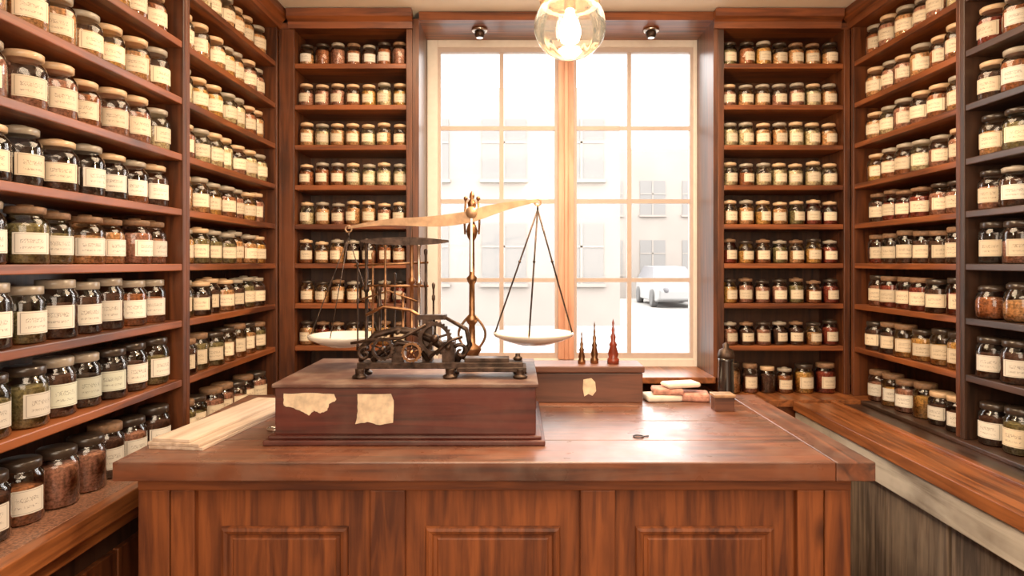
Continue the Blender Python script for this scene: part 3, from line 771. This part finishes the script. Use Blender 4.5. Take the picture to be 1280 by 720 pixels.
# ------------------------------------------------------------ street outside
M_ST = plain('pale_pavement', (.24, .23, .22), .9, noise=.1, nscale=1)
M_FAC = plain('pale_facade', (.215, .192, .172), .9, noise=.05, nscale=1)
M_FW = plain('facade_window_glass', (.135, .13, .125), .6)
M_CAR = plain('white_car_paint', (.22, .22, .22), .5)
M_CG = plain('car_glass', (.10, .10, .11), .5)
M_RUB = plain('tyre_rubber', (.08, .08, .08), .8)
g = tag(bx('street', -14, 22, 3.8, 30, -.25, -.15, M_ST), 'pale sunlit street pavement outside the window', 'street'); g['kind'] = 'stuff'
def building(x0, x1, y0, y1, h, label):
    r_ = empty('building', ((x0+x1)/2, (y0+y1)/2, -.15)); tag(r_, label, 'building')
    bx('facade', x0, x1, y0, y1, -.15, h, M_FAC, r_)
    n = int((x1-x0)/1.8)
    for k in range(int(h/2.9)):
        for i in range(n):
            cx = x0+(i+.5)*(x1-x0)/n; zb = .9+2.6*k
            m = MB(); m.box(cx-.55, cx+.55, y0-.03, y0+.0, zb, zb+1.5, 0); m.box(cx-.6, cx+.6, y0-.12, y0, zb-.08, zb, 1)
            m.box(cx-.03, cx+.03, y0-.05, y0-.03, zb, zb+1.5, 1); m.box(cx-.55, cx+.55, y0-.05, y0-.03, zb+.9, zb+.95, 1)
            m.make('facade_window', [M_FW, M_FAC], (cx, y0, zb), r_)
building(-9, 2.6, 16, 20, 5.8, 'pale plaster townhouse with rows of windows')
building(3.2, 18, 28, 31, 6.4, 'pale townhouse behind a parked white car')
CX, CY = 5.7, 24.0
car = empty('car', (CX, CY, -.15)); tag(car, 'white hatchback parked on the pale street', 'car')
cz = -.15
b = MB(); secs = [(-2.1, .80, .30, .62), (-1.9, .86, .22, .78), (-1.0, .88, .20, .92), (.5, .88, .20, .98), (1.8, .87, .22, .98), (2.0, .80, .3, .9)]
vs = []; fs = []
for y, hw, zb, zt in secs: vs += [(CX-hw, CY+y, cz+zb), (CX+hw, CY+y, cz+zb), (CX+hw*.97, CY+y, cz+zt), (CX-hw*.97, CY+y, cz+zt)]
for j in range(len(secs)-1):
    for i in range(4): fs.append((j*4+i, j*4+(i+1) % 4, j*4+4+(i+1) % 4, j*4+4+i))
fs += [(0, 1, 2, 3), (23, 22, 21, 20)]; b.add(vs, fs)
b.make('car_body', M_CAR, (CX, CY, cz), car, .05)
b = MB(); vs = [(CX-.78, CY-1.0, cz+.92), (CX+.78, CY-1.0, cz+.92), (CX+.78, CY+1.9, cz+.96), (CX-.78, CY+1.9, cz+.96), (CX-.6, CY-.2, cz+1.42), (CX+.6, CY-.2, cz+1.42), (CX+.6, CY+1.5, cz+1.44), (CX-.6, CY+1.5, cz+1.44)]
b.add(vs, [(4, 5, 6, 7)], 0); b.add(vs, [(0, 1, 5, 4), (1, 2, 6, 5), (2, 3, 7, 6), (3, 0, 4, 7)], 1)
b.make('car_cabin', [M_CAR, M_CG], (CX, CY, cz), car)
for wx in (CX-.82, CX+.82):
    for wy in (CY-1.3, CY+1.2):
        MB().lathe([(.2, -.09), (.31, -.1), (.32, 0), (.31, .1), (.2, .09)], 24, (wx, wy, cz+.32), axis='x').make('wheel', M_RUB, (wx, wy, cz+.32), car)
for hx in (CX-.55, CX+.55):
    MB().sphere((hx, CY-2.02, cz+.62), .12, 14).make('headlight', M_CG, (hx, CY-2.02, cz+.62), car)

# ------------------------------------------------------------ lights
wd = bpy.data.worlds.new('World'); scene.world = wd; wd.use_nodes = True
bg = wd.node_tree.nodes['Background']; bg.inputs[0].default_value = (1, .96, .92, 1); bg.inputs[1].default_value = 8.0
def area(name, loc, rot, sx, sy, e, col, portal=False):
    l = bpy.data.lights.new(name, 'AREA'); l.shape = 'RECTANGLE'; l.size = sx; l.size_y = sy; l.energy = e; l.color = col
    o = bpy.data.objects.new(name, l); COL.objects.link(o); o.location = loc; o.rotation_euler = rot
    if portal: l.cycles.is_portal = True
    return o
area('window_portal', (.265, 3.50, 1.74), (math.radians(-90), 0, 0), 1.4, 1.7, 1, (1, 1, 1), True)
area('ceiling_fill', (.2, .2, 2.60), (0, 0, 0), 1.6, 1.0, 40, (1, .76, .52))  # added overhead fill, stands for no seen fixture
area('ceiling_fill', (.2, 2.3, 2.60), (0, 0, 0), 1.8, .9, 40, (1, .73, .46))  # second added fill, just above the visible part of the room
area('front_fill', (.2, -1.3, 1.9), (math.radians(85), 0, 0), 2.4, 1.3, 45, (1, .81, .61))  # added fill behind the camera, brightens the counter front
pl = bpy.data.lights.new('pendant_glow', 'POINT'); pl.energy = 32; pl.color = (1, .69, .38); pl.shadow_soft_size = .09
po = bpy.data.objects.new('pendant_glow', pl); COL.objects.link(po); po.location = (LX, LY, LZ-.17)

# ------------------------------------------------------------ camera
cam = bpy.data.cameras.new('camera'); co = bpy.data.objects.new('camera', cam); COL.objects.link(co)
co.location = (0, 0, 1.43); co.rotation_euler = (math.radians(90), 0, 0)
cam.sensor_width = 36; cam.lens = 22.5; cam.shift_x = -5/1280; cam.shift_y = -32/1280
cam.clip_start = .05; cam.clip_end = 200
scene.camera = co
for b_, ch in CACHE.values():
    for _, c in ch: bpy.data.objects.remove(c)
    bpy.data.objects.remove(b_)
bpy.context.view_layer.update()
